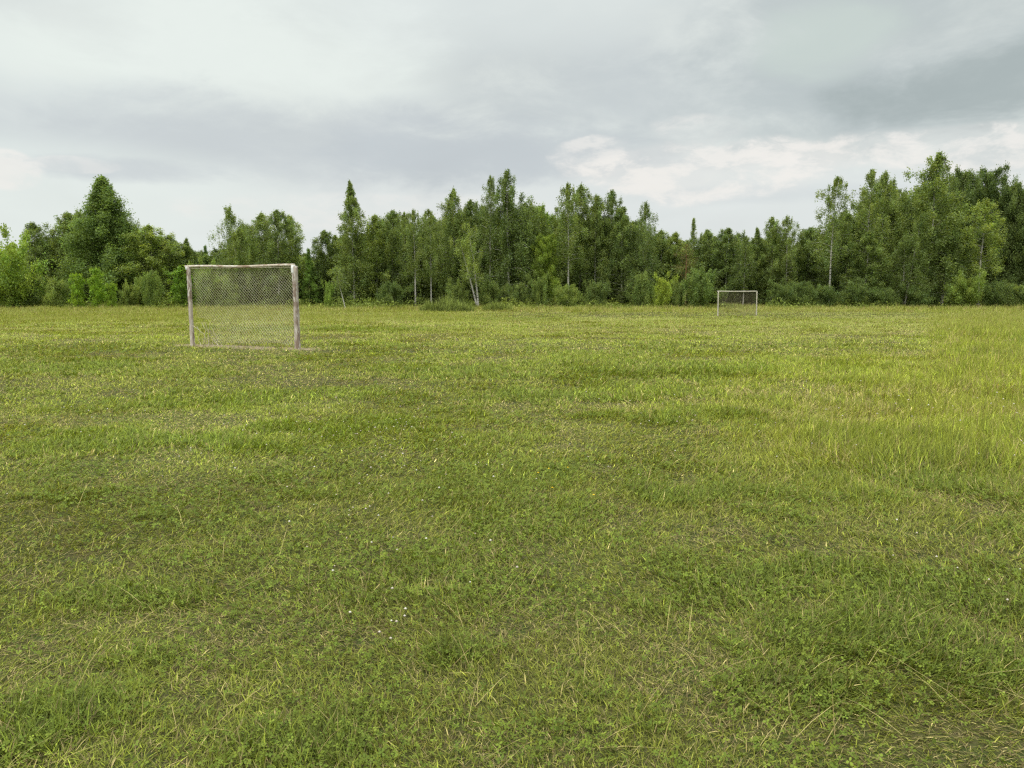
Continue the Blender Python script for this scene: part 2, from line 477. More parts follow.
def turf():
    B = Blades()
    bands = ((1.6, 3.6, 14500, 1.0, 2), (3.6, 6, 7800, 1.25, 2), (6, 10, 4000, 1.9, 2), (10, 17, 1750, 2.9, 2), (17, 30, 680, 4.8, 2), (30, 52, 220, 8, 2), (52, 96, 60, 12, 2))
    for (y0, y1, dens, ws, seg) in bands:
        x, y = sample_band(rng, y0, y1, dens)
        n = len(x)
        lu = lush(x, y); dr = dry(x, y) * (1 - lu * 0.8); ta = tall(x, y); ba = bare(x, y)
        # clumpy: thin out some of the blades
        cl = fbm(x, y, 0.12 + 0.02 * y0, 91, 2)
        keep = (rng.random(n) > ba * (.68 + .38 * fbm(x, y, .25, 97, 2))) & (rng.random(n) < 0.55 + 0.9 * cl + 0.2 * lu)
        x, y, lu, dr, ta, ba = (q[keep] for q in (x, y, lu, dr, ta, ba)); n = len(x)
        far = sstep(12, 45, y)
        L = rng.uniform(.022, .062, n) * (1 + .2 * sstep(5, 12, y)) * (1 + 0.9 * lu) * (1 - 0.25 * dr) * (1 + 0.9 * far)
        Lt = rng.uniform(.10, .30, n) * (0.7 + 0.7 * fbm(x, y, .6, 93, 2)) * (1 + 1.7 * sstep(70, 80, y) * (.3 + fbm(x, y, 3.0, 95, 3)))
        L = L * (1 - ta) + Lt * ta
        W = rng.uniform(.0020, .0042, n) * ws * (1 + 0.25 * lu)
        flow = (fbm(x, y, 1.3, 101, 2) - 0.5) * 7 + 0.6
        az = flow + rng.normal(0, 1.25, n)
        lean = np.clip(rng.normal(1.08, 0.36, n) - 0.3 * lu - 0.62 * ta + 0.25 * dr, 0.02, 1.5)
        curl = rng.uniform(0.1, 0.9, n)
        hue = fbm(x, y, 2.6, 111, 3)
        hue2 = fbm(x, y, 9.0, 113, 2)
        col = mixn(OLIVE[None], BRIGHT[None], np.clip(sstep(.35, .65, hue) * .9 + rng.normal(0, .3, n) + 0.3 * ta, 0, 1))
        col = mixn(col, DEEP[None], np.clip(lu * 0.55 + rng.normal(0, .12, n), 0, .95))
        yl = (1 - .35 * ta * sstep(60, 40, y)) * np.clip(far * (0.28 + 0.5 * sstep(.4, .65, hue2)) + 0.10 + rng.normal(0, .15, n) - 0.45 * lu - 0.35 * ta * sstep(20, 12, y), 0, 0.85)
        col = mixn(col, YEL[None], yl)
        pst = 0.11 + 0.06 * sstep(7, 3, y) + 0.34 * dr - 0.02 * ta + 0.01 * far - 0.06 * lu + 0.3 * ba + 0.12 * sstep(68, 80, y)
        st = rng.random(n) < pst
        sc_ = mixn(STRAW[None], BROWN[None], rng.random(n) ** 1.6)
        col[st] = sc_[st]
        col *= (np.exp(rng.normal(-.04, 1, n) * (.44 - .24 * far)) * (.70 + .30 * sstep(2.4, 9.0, y)))[:, None]  # blades darken towards the camera: foreground shade put into their colour
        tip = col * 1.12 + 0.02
        z = gz(x, y) - 0.004 + rng.uniform(0, .012, n)
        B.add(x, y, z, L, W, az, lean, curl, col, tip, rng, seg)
    # tall upright stems with pale heads in the unmown parts
    for (y0, y1, dens, ws) in ((4, 8, 340, 1), (8, 14, 190, 1.5), (14, 28, 75, 2.6), (28, 55, 20, 5), (55, 96, 9, 9)):
        x, y = sample_band(rng, y0, y1, dens)
        ta = tall(x, y); k = (rng.random(len(x)) < ta * 0.9) & (bare(x, y) < .3); x = x[k]; y = y[k]; n = len(x)
        L = rng.uniform(.18, .42, n) * (1 + 1.6 * sstep(70, 80, y) * fbm(x, y, 3.0, 95, 3)); W = rng.uniform(.002, .0035, n) * ws
        col = mixn(BRIGHT[None], YEL[None], rng.random(n) * (.12 + .4 * sstep(10, 20, y))); s_ = rng.random(n) < .08; col[s_] = STRAW
        col = col * np.exp(rng.normal(0, .2, n))[:, None]
        B.add(x, y, gz(x, y), L, W, rng.uniform(0, 6.28, n), np.abs(rng.normal(.14, .12, n)), rng.uniform(0, .6, n), col, mixn(col, STRAW[None], np.full(n, .28)), rng, 2)
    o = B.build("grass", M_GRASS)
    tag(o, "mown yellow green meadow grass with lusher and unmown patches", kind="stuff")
turf()

def dead_stems():
    B = Blades()
    for (y0, y1, dens, ws) in ((1.8, 4, 60, 1.0), (4, 8, 55, 1.3), (8, 16, 26, 2.0), (16, 30, 6, 3)):
        x, y = sample_band(rng, y0, y1, dens)
        k = rng.random(len(x)) < 0.15 + 1.1 * fbm(x, y, 0.5, 131, 2) ** 2; x = x[k]; y = y[k]; n = len(x)
        L = rng.gamma(3, .045, n) + .07; W = rng.uniform(.0014, .0027, n) * ws
        lean = np.clip(rng.normal(1.38, .2, n), .5, 1.52)
        col = mixn(STRAW[None] * 1.1, BROWN[None] * 1.3, rng.random(n) ** 2)
        az = (fbm(x, y, 0.8, 133, 2) - .5) * 8 + rng.normal(.5, .7, n)
        B.add(x, y, gz(x, y) + rng.uniform(.01, .05, n), L, W, az, lean, rng.uniform(-.2, 1.0, n), col, col * 1.1, rng, 3)
    # a few long arching stalks that stand out, with loose heads
    for (px, py, ln, a_, le) in ((75, 695, .45, 1.1, .85), (20, 690, .3, .9, 1.0), (110, 640, .3, .5, 1.2), (145, 745, .18, 1.5, .15), (630, 625, .22, 1.7, .5), (610, 640, .3, 2.1, 1.1),
                            (1000, 738, .5, 2.3, 1.0), (900, 740, .3, 2.5, 1.3), (600, 752, .35, 0.05, 1.45), (480, 705, .3, .7, 1.1), (500, 610, .25, .3, 1.2), (960, 690, .45, -.7, 1.2), (345, 635, .2, 1.9, .8),
                            (665, 640, .2, 1.2, .7), (1010, 600, .3, 2.6, 1.1), (780, 740, .3, .8, 1.2), (690, 650, .25, .9, .9), (520, 590, .25, 1.2, .9), (690, 460, .4, 1.4, .3), (850, 470, .35, 1.2, .3)):
        X, Y = groundpt(px, py)
        m = 1 if le < .9 else 2
        xx = X + rng.normal(0, .03, m); yy = Y + rng.normal(0, .03, m)
        B.add(xx, yy, gz(xx, yy) + .02, np.full(m, ln) * rng.uniform(.5, 1.1, m), np.full(m, .0029), a_ + rng.normal(0, .35, m), np.clip(le + rng.normal(0, .15, m), 0, 1.5), rng.uniform(.2, .9, m), np.tile(STRAW * 1.05, (m, 1)), np.tile(STRAW * 1.2, (m, 1)), rng, 3)
    o = B.build("dry_stalks", M_GRASS)
    tag(o, "dry straw coloured stalks lying loose over the turf", kind="stuff")
dead_stems()

def clover():
    Vs, Cs = [], []
    for (y0, y1, dens, s) in ((1.6, 3.6, 3600, .0062), (3.6, 6.5, 2000, .0082), (6.5, 12, 420, .011), (12, 20, 90, .02)):
        x, y = sample_band(rng, y0, y1, dens)
        p = np.clip(0.10 + 0.9 * lush(x, y) + 0.5 * sstep(.5, .65, fbm(x, y, .6, 141, 3)) - 0.7 * tall(x, y), 0, 1)
        k = (rng.random(len(x)) < p) & (bare(x, y) < .3); x = x[k]; y = y[k]; n = len(x)
        z = gz(x, y) + rng.uniform(.012, .06, n)
        base = mixn(C(.120, .168, .024)[None], C(.190, .230, .030)[None], np.clip(rng.normal(.35, .3, n), 0, 1)) * np.exp(rng.normal(0, .2, n))[:, None]
        a0 = rng.uniform(0, 6.28, n)
        tilt = rng.normal(0, .45, (n, 2))
        for j in range(3):
            a1 = a0 + j * 2.094
            c, sn = np.cos(a1), np.sin(a1)
            ss = s * rng.uniform(.7, 1.4, n)
            pts = []
            for (r, t) in ((0.05, 0), (1.0, .62), (1.75, 0), (1.0, -.62)):
                dx = ss * (r * c - t * sn); dy = ss * (r * sn + t * c)
                pts.append(np.stack([x + dx, y + dy, z + dx * tilt[:, 0] + dy * tilt[:, 1]], 1))
            Vs.append(np.stack(pts, 1).reshape(-1, 3)); Cs.append(np.repeat(base, 4, 0))
    V = np.concatenate(Vs); F = np.arange(len(V)).reshape(-1, 4)
    o = obj_np("clover_leaves", V, [F], M_GRASS, col=np.concatenate(Cs))
    tag(o, "green clover and weed leaves spread through the turf", kind="stuff")
clover()

def octs(P, r, squash=1.0):
    n = len(P); r = np.asarray(r)[:, None, None]
    D = np.array([[1, 0, 0], [0, 1, 0], [-1, 0, 0], [0, -1, 0], [0, 0, squash], [0, 0, -squash]])[None] * r
    V = (P[:, None, :] + D).reshape(-1, 3)
    f = np.array([[0, 1, 4], [1, 2, 4], [2, 3, 4], [3, 0, 4], [1, 0, 5], [2, 1, 5], [3, 2, 5], [0, 3, 5]])
    F = (np.arange(n)[:, None, None] * 6 + f[None]).reshape(-1, 3)
    return V, F

def flowers():
    P = []; R = []
    patches = [(400, 635, .14, 6), (350, 430, .9, 40), (385, 440, .6, 30), (330, 520, .35, 14), (395, 475, .5, 20), (560, 470, .6, 14), (655, 345, 2, 8), (900, 450, 1.2, 26), (985, 430, .8, 22), (990, 560, .4, 12), (860, 345, 2.0, 6),
               (60, 430, 1.0, 14), (190, 470, .6, 12), (740, 420, 1.0, 22), (520, 570, .5, 8), (300, 590, .4, 6), (120, 390, 2, 14), (460, 400, 2, 20), (560, 360, 4, 24), (930, 340, 2.5, 16), (20, 420, .8, 12)]
    for (px, py, s, n) in patches:
        X, Y = groundpt(px, py)
        x = X + rng.normal(0, s, n); y = Y + rng.normal(0, s * .8, n); k = y > 2.2; x = x[k]; y = y[k]
        h = np.where(tall(x, y) > .3, rng.uniform(.15, .35, len(x)), rng.uniform(.05, .10, len(x)))
        P.append(np.stack([x, y, gz(x, y) + h], 1)); R.append(rng.uniform(.0045, .0080, len(x)) * (1 + np.clip(y / 22, 0, 1.5)))
    V, F = octs(np.concatenate(P), np.concatenate(R), .8)
    o = obj_np("clover_flowers", V, [F], M_PETAL, smooth=True)
    tag(o, "small white clover heads dotted over the turf", kind="stuff")
    P = []
    for (px, py, s, n) in ((945, 368, .8, 5), (985, 368, .5, 3), (545, 480, .3, 3), (555, 500, .2, 2), (700, 390, 2, 4)):
        X, Y = groundpt(px, py); x = X + rng.normal(0, s, n); y = Y + rng.normal(0, s * .5, n)
        P.append(np.stack([x, y, gz(x, y) + np.where(tall(x, y) > .3, .3, .07)], 1))
    P = np.concatenate(P); V, F = octs(P, np.full(len(P), .011), .5)
    o = obj_np("buttercups", V, [F], M_YPETAL)
    tag(o, "scattered tiny yellow meadow flowers", kind="stuff")
flowers()

# tussocks of coarse tall grass in front of the wood
def tussock(px, py, rx, ry, h, n, label, tone):
    X, Y = groundpt(px, py)
    o = None
    B = Blades()
    t = rng.uniform(0, 6.28, n); r = np.sqrt(rng.random(n))
    x = r * np.cos(t) * rx; y = r * np.sin(t) * ry
    hh = h * (1 - .55 * r ** 2) * rng.uniform(.5, 1.3, n) * (0.5 + 1.1 * fbm(x + X, y, .8, 151, 2))
    col = tone[None] * np.exp(rng.normal(0, .45, n))[:, None]
    B.add(x, y, gz(x + X, y + Y) - gz(X, Y), hh, rng.uniform(.03, .06, n), rng.uniform(0, 6.28, n), np.abs(rng.normal(.2, .15, n)), rng.uniform(0, .7, n), col, col * 1.25, rng, 2)
    o = B.build("grass_tussock", M_GRASS)
    o.location = (X, Y, float(gz(X, Y)))
    tag(o, label, "grass tussock", "coarse grass tussocks before the wood")
tussock(447, 312, 2.6, 1.6, 1.25, 2600, "broad dark green tussock of coarse grass on a low mound before the wood", C(.17, .205, .055))
tussock(498, 311.5, 1.6, 1.2, .95, 1200, "smaller green grass tussock just beside the broad mound tussock", C(.17, .205, .05))
tussock(328, 308, 2.6, 1.5, 1.0, 1800, "dark green grass tussock between the near goal and the leaning thin birch", C(.14, .19, .05))

# ------------------------------------------------------------------ trees
def tubes(paths, radii, sides=5):
    """paths: list of (k,3) arrays, radii list of (k,)"""
    Vs, Fs = [], []; base = 0
    ang = np.arange(sides) * 2 * np.pi / sides
    for P, R in zip(paths, radii):
        P = np.asarray(P, float); R = np.asarray(R, float); k = len(P)
        T = np.gradient(P, axis=0); T /= np.linalg.norm(T, axis=1)[:, None] + 1e-9
        ref = np.where(np.abs(T[:, 2:3]) > .9, np.array([[1., 0, 0]]), np.array([[0, 0, 1.]]))
        A = np.cross(T, ref); A /= np.linalg.norm(A, axis=1)[:, None] + 1e-9
        Bv = np.cross(T, A)
        ring = P[:, None] + R[:, None, None] * (np.cos(ang)[None, :, None] * A[:, None] + np.sin(ang)[None, :, None] * Bv[:, None])
        Vs.append(ring.reshape(-1, 3))
        i = np.arange(k - 1)[:, None] * sides; j = np.arange(sides)[None]; j2 = (j + 1) % sides
        Fs.append(np.stack([base + i + j, base + i + j2, base + i + sides + j2, base + i + sides + j], -1).reshape(-1, 4))
        base += k * sides
    return np.concatenate(Vs), np.concatenate(Fs)

def leaf_quads(P, s, rng, col, elong=1.5, droop=0.0, flat=0.0):
    n = len(P)
    a = rng.normal(size=(n, 3)); a[:, 2] = a[:, 2] * (1 - .3 * droop) - droop * 1.2
    a /= np.linalg.norm(a, axis=1)[:, None]
    b = rng.normal(size=(n, 3)); b[:, 2] *= (1 - flat)
    b -= (a * b).sum(1)[:, None] * a; b /= np.linalg.norm(b, axis=1)[:, None] + 1e-9
    s = np.asarray(s)[:, None]
    V = np.stack([P - a * s * elong / 2, P + b * s * .5, P + a * s * elong / 2, P - b * s * .5], 1).reshape(-1, 3)
    return V, np.repeat(col, 4, 0)

PROF = {
    "birch": lambda t: np.clip(np.minimum(0.75 + 1.25 * t, 1) * (1 - .22 * np.clip((t - .25) / .5, 0, 1)) * np.clip((1 - t) / .26, 0.02, 1) ** .78, .03, 1),
    "cone": lambda t: np.clip(1.02 - t ** 1.15, .04, 1) * (0.82 + .3 * np.minimum(t / .15, 1) * .6),
    "round": lambda t: np.sqrt(np.clip(1 - (2 * t - .85) ** 2 / 1.35, .03, 1)),
    "column": lambda t: np.clip(.8 + .25 * np.sin(t * 3.1), .1, 1) * np.clip((1.0 - t) / .42, .03, 1) ** .9,
    "bush": lambda t: np.sqrt(np.clip(1 - t ** 2, .02, 1)),
    "pine": lambda t: np.clip(1.0 - t, .05, 1),
}

def gen_tree(seed, H, R, cb, prof, nbr, up, droop, nclump, nleaf, ls, sig, tr, weep=0.0, lean=0.0, base=C(.075, .125, .030), stems=1, limbs=True, gap=0.35, hang=0.0):
    rng = np.random.default_rng(seed)
    paths, radii = [], []
    LP, LC, LS = [], [], []
    f = PROF[prof]
    for sidx in range(stems):
        a0 = rng.uniform(0, 6.28); off = 0 if stems == 1 else rng.uniform(.1, .3) * R
        Hs = H * (1 if sidx == 0 else rng.uniform(.7, .95))
        k = 9; tz = np.linspace(0, 1, k)
        wob = np.cumsum(rng.normal(0, .012 * H / k ** .5, (k, 2)), 0) * tz[:, None]
        tx = wob[:, 0] + lean * tz * Hs + off * np.cos(a0) * tz ** .7 * 1.8
        ty = wob[:, 1] + off * np.sin(a0) * tz ** .7 * 1.8
        T = np.stack([tx, ty, tz * Hs * .97 - .15 * (tz == 0)], 1)
        paths.append(T); radii.append(tr * np.clip(1 - tz, .04, 1) ** .85 * (1 + .25 * (tz == 0)))
        nb = nbr // stems
        for bi in range(nb):
            t = (bi + rng.random()) / nb
            t = t ** .92
            h = (cb + (1 - cb) * t) * Hs
            az = bi * 2.399 + rng.normal(0, .4)
            lobe = 1 + gap * math.sin(az * 2 + 5 * t + seed) * .6 + gap * rng.normal(0, .55)
            Lb = max(.12, R * float(f(np.array(t))) * max(.35, lobe) * rng.uniform(.8, 1.08)) * (1 if stems == 1 else .8)
            c0 = np.array([np.interp(h / Hs, tz, tx), np.interp(h / Hs, tz, ty), h])
            dirv = np.array([math.cos(az), math.sin(az)])
            s = np.linspace(0, 1, 5)
            upb = up * (0.6 + .8 * t)
            side = rng.normal(0, .12) * Lb
            P = np.stack([c0[0] + dirv[0] * Lb * s - dirv[1] * side * s * s, c0[1] + dirv[1] * Lb * s + dirv[0] * side * s * s, h + upb * Lb * s - droop * Lb * s ** 2.2], 1)
            if limbs:
                paths.append(P); radii.append(max(.012, tr * .22 * (1 - t * .7)) * np.linspace(1, .18, 5))
            nc = max(2, int(nclump * (.4 + .6 * Lb / R)))
            ss = np.clip(rng.beta(2.2, 1.3, nc), .12, 1.03)
            cc = np.stack([np.interp(ss, s, P[:, q]) for q in range(3)], 1)
            sg = sig * (.40 + .60 * math.sqrt(max(0, 1 - t)))
            cc += rng.normal(0, sg * .45, (nc, 3))
            nl = max(4, int(nleaf * 2.0 * rng.uniform(.7, 1.2)))
            q = np.repeat(cc, nl, 0)
            g_ = rng.normal(0, 1, q.shape) * np.array([sg * .9, sg * .9, sg * (1.25 + weep * .3)])
            if weep > 0:
                g_[:, 2] -= rng.exponential(sg * 1.4 * weep, len(q)); g_[:, :2] *= (1 - .30 * weep)
            q = q + g_
            tone = np.exp(rng.normal(0, .16, nc)); yel = np.clip(rng.normal(0, .5, nc), -1, 1)
            colc = base[None] * tone[:, None] * np.stack([1 + .16 * yel, 1 + .05 * yel, 1 - .1 * yel], 1)
            col = np.repeat(colc, nl, 0) * np.exp(rng.normal(0, .18, len(q)))[:, None]
            LP.append(q); LC.append(col); LS.append(ls * .76 * rng.uniform(.6, 1.35, len(q)))
        # leader
        nt_ = int(nleaf * 3)
        hh = Hs * (1 - rng.random(nt_) ** 1.5 * .12)
        q = np.stack([np.interp(hh / Hs, tz, tx), np.interp(hh / Hs, tz, ty), hh], 1) + rng.normal(0, 1, (nt_, 3)) * (.03 + .26 * (1 - hh / Hs) / .12)[:, None] * np.array([1, 1, .5]) * min(1, R)
        LP.append(q); LC.append(base[None] * 1.08 * np.exp(rng.normal(0, .2, nt_))[:, None]); LS.append(ls * .8 * np.ones(nt_))
    P = np.concatenate(LP); keep = P[:, 2] > .05
    P = P[keep]; Cc = np.concatenate(LC)[keep]; S = np.concatenate(LS)[keep]
    V, Cq = leaf_quads(P, S, rng, Cc, 1.5, droop=hang)
    TV, TF = tubes(paths, radii, 5)
    return dict(H=H, R=R, LV=V, LC=Cq, TV=TV, TF=TF)

G1, G2, G3, G4 = C(.220, .282, .080), C(.185, .245, .072), C(.17, .255, .040), C(.10, .15, .045)
PROTO = {}
def proto(key, bark, **kw):
    d = gen_tree(**kw)
    F = np.arange(len(d["LV"])).reshape(-1, 4)
    d["crown"] = mesh_np(key + "_crown", d["LV"], [F], M_LEAF, col=d["LC"])
    d["trunk"] = mesh_np(key + "_trunk", d["TV"], [d["TF"]], bark, smooth=True)
    PROTO[key] = d
# open birches: bare white stem below, loose crown above
for k in range(3):
    proto("birch_open%d" % k, M_BIRCH, seed=10 + k, H=15, R=2.0, cb=.34, prof="birch", nbr=58, up=.75, droop=.45, nclump=7, nleaf=22, ls=.125, sig=.22, tr=.135, weep=.7, base=G1, gap=.55, hang=.5)
# full birches: clothed low down
for k in range(4):
    proto("birch_full%d" % k, M_BIRCH, seed=20 + k, H=15, R=2.3, cb=.07, prof="birch", nbr=95, up=.7, droop=.5, nclump=9, nleaf=22, ls=.13, sig=.26, tr=.12, weep=.6, base=G1 if k < 2 else G2, gap=.45, hang=.5)
# weeping wide birches
for k in range(2):
    proto("birch_weep%d" % k, M_BIRCH, seed=30 + k, H=16, R=3.2, cb=.08, prof="birch", nbr=100, up=.7, droop=.62, nclump=11, nleaf=26, ls=.13, sig=.30, tr=.15, weep=1.2, base=G2, gap=.5, stems=2, hang=.9)
# narrow columns
for k in range(2):
    proto("column%d" % k, M_BIRCH, seed=40 + k, H=15, R=1.6, cb=.06, prof="column", nbr=95, up=.95, droop=.25, nclump=8, nleaf=22, ls=.13, sig=.22, tr=.11, weep=.35, base=G1, gap=.35, hang=.3)
# big dense pyramid
proto("pyramid", M_BARK, seed=51, H=16, R=4.6, cb=.04, prof="cone", nbr=165, up=.85, droop=.4, nclump=17, nleaf=28, ls=.14, sig=.35, tr=.2, weep=.15, base=C(.185, .262, .070), gap=.24)
# broad round-topped
for k in range(2):
    proto("round%d" % k, M_BARK, seed=60 + k, H=13, R=2.9, cb=.10, prof="round", nbr=105, up=1.0, droop=.45, nclump=11, nleaf=26, ls=.14, sig=.30, tr=.14, weep=.1, base=G2, gap=.45)
proto("pine", M_PINE, seed=71, H=13, R=1.9, cb=.25, prof="pine", nbr=70, up=.25, droop=.1, nclump=7, nleaf=22, ls=.10, sig=.17, tr=.15, base=G4, gap=.5)
proto("spruce", M_BARK, seed=73, H=12, R=2.0, cb=.05, prof="pine", nbr=80, up=.25, droop=.15, nclump=7, nleaf=22, ls=.10, sig=.18, tr=.13, base=G2, gap=.4)
proto("dead_pine", M_PINE, seed=72, H=11, R=1.5, cb=.35, prof="round", nbr=46, up=.15, droop=.15, nclump=3, nleaf=14, ls=.10, sig=.2, tr=.16, base=C(.16, .15, .06), gap=.6)
for k in range(3):
    proto("bush%d" % k, M_BARK, seed=80 + k, H=3.2, R=1.9, cb=.03, prof="bush", nbr=46, up=1.1, droop=.3, nclump=9, nleaf=26, ls=.12, sig=.22, tr=.04, base=G1, gap=.75, stems=1)
for k in range(2):
    proto("sapling%d" % k, M_BARK, seed=90 + k, H=4.0, R=.9, cb=.06, prof="birch", nbr=34, up=1.0, droop=.2, nclump=5, nleaf=22, ls=.11, sig=.15, tr=.035, base=G3, gap=.4)
proto("thin_birch", M_BIRCH, seed=97, H=6.0, R=.9, cb=.55, prof="birch", nbr=22, up=.8, droop=.4, nclump=4, nleaf=14, ls=.11, sig=.2, tr=.075, lean=-.16, weep=.4, base=G1, gap=.5)
proto("lean_birch", M_BIRCH, seed=98, H=11.5, R=2.2, cb=.42, prof="round", nbr=44, up=.8, droop=.5, nclump=6, nleaf=22, ls=.12, sig=.26, tr=.16, lean=-.20, weep=.8, base=G1, gap=.5, stems=2, hang=.5)

WIDE = {"birch_open": 1.2, "birch_full": 1.7, "birch_weep": 1.25, "column": 1.15, "pine": 1.9, "spruce": 1.5, "pyramid": 1.08, "round": 1.2}
def plant(name, key, px, toppy, hw, Y, label, cat, tint=(1, 1, 1), group=None, rz=None, bark=None):
    d = PROTO[key]
    X = gx(px, Y, 3); z0 = float(gz(np.array(X), np.array(Y)))
    Hh = topz(toppy, Y) - z0
    # pixel scale changes a little with height; width set from the crown half-width
    w = hw / FPX * (Y * CT) * (WIDE.get(key.rstrip("0123456789"), 1.0))
    sx = w / d["R"] if hw else Hh / d["H"]
    szz = Hh / d["H"] / 1.0
    seedv = int(px * 7 + toppy)
    e = empty(name, (X, Y, z0 - .02), (seedv * 1.37) % 6.28 if rz is None else rz)
    e.scale = (sx, sx, szz)
    tag(e, label, cat, group)
    c = link(bpy.data.objects.new("crown" if cat != "shrub" else "foliage", d["crown"]), e)
    c.color = (*tint, 1)
    t = link(bpy.data.objects.new("trunk" if cat != "shrub" else "stem", d["trunk"]), e)
    t.color = (1, 1, 1, 1)
    return e

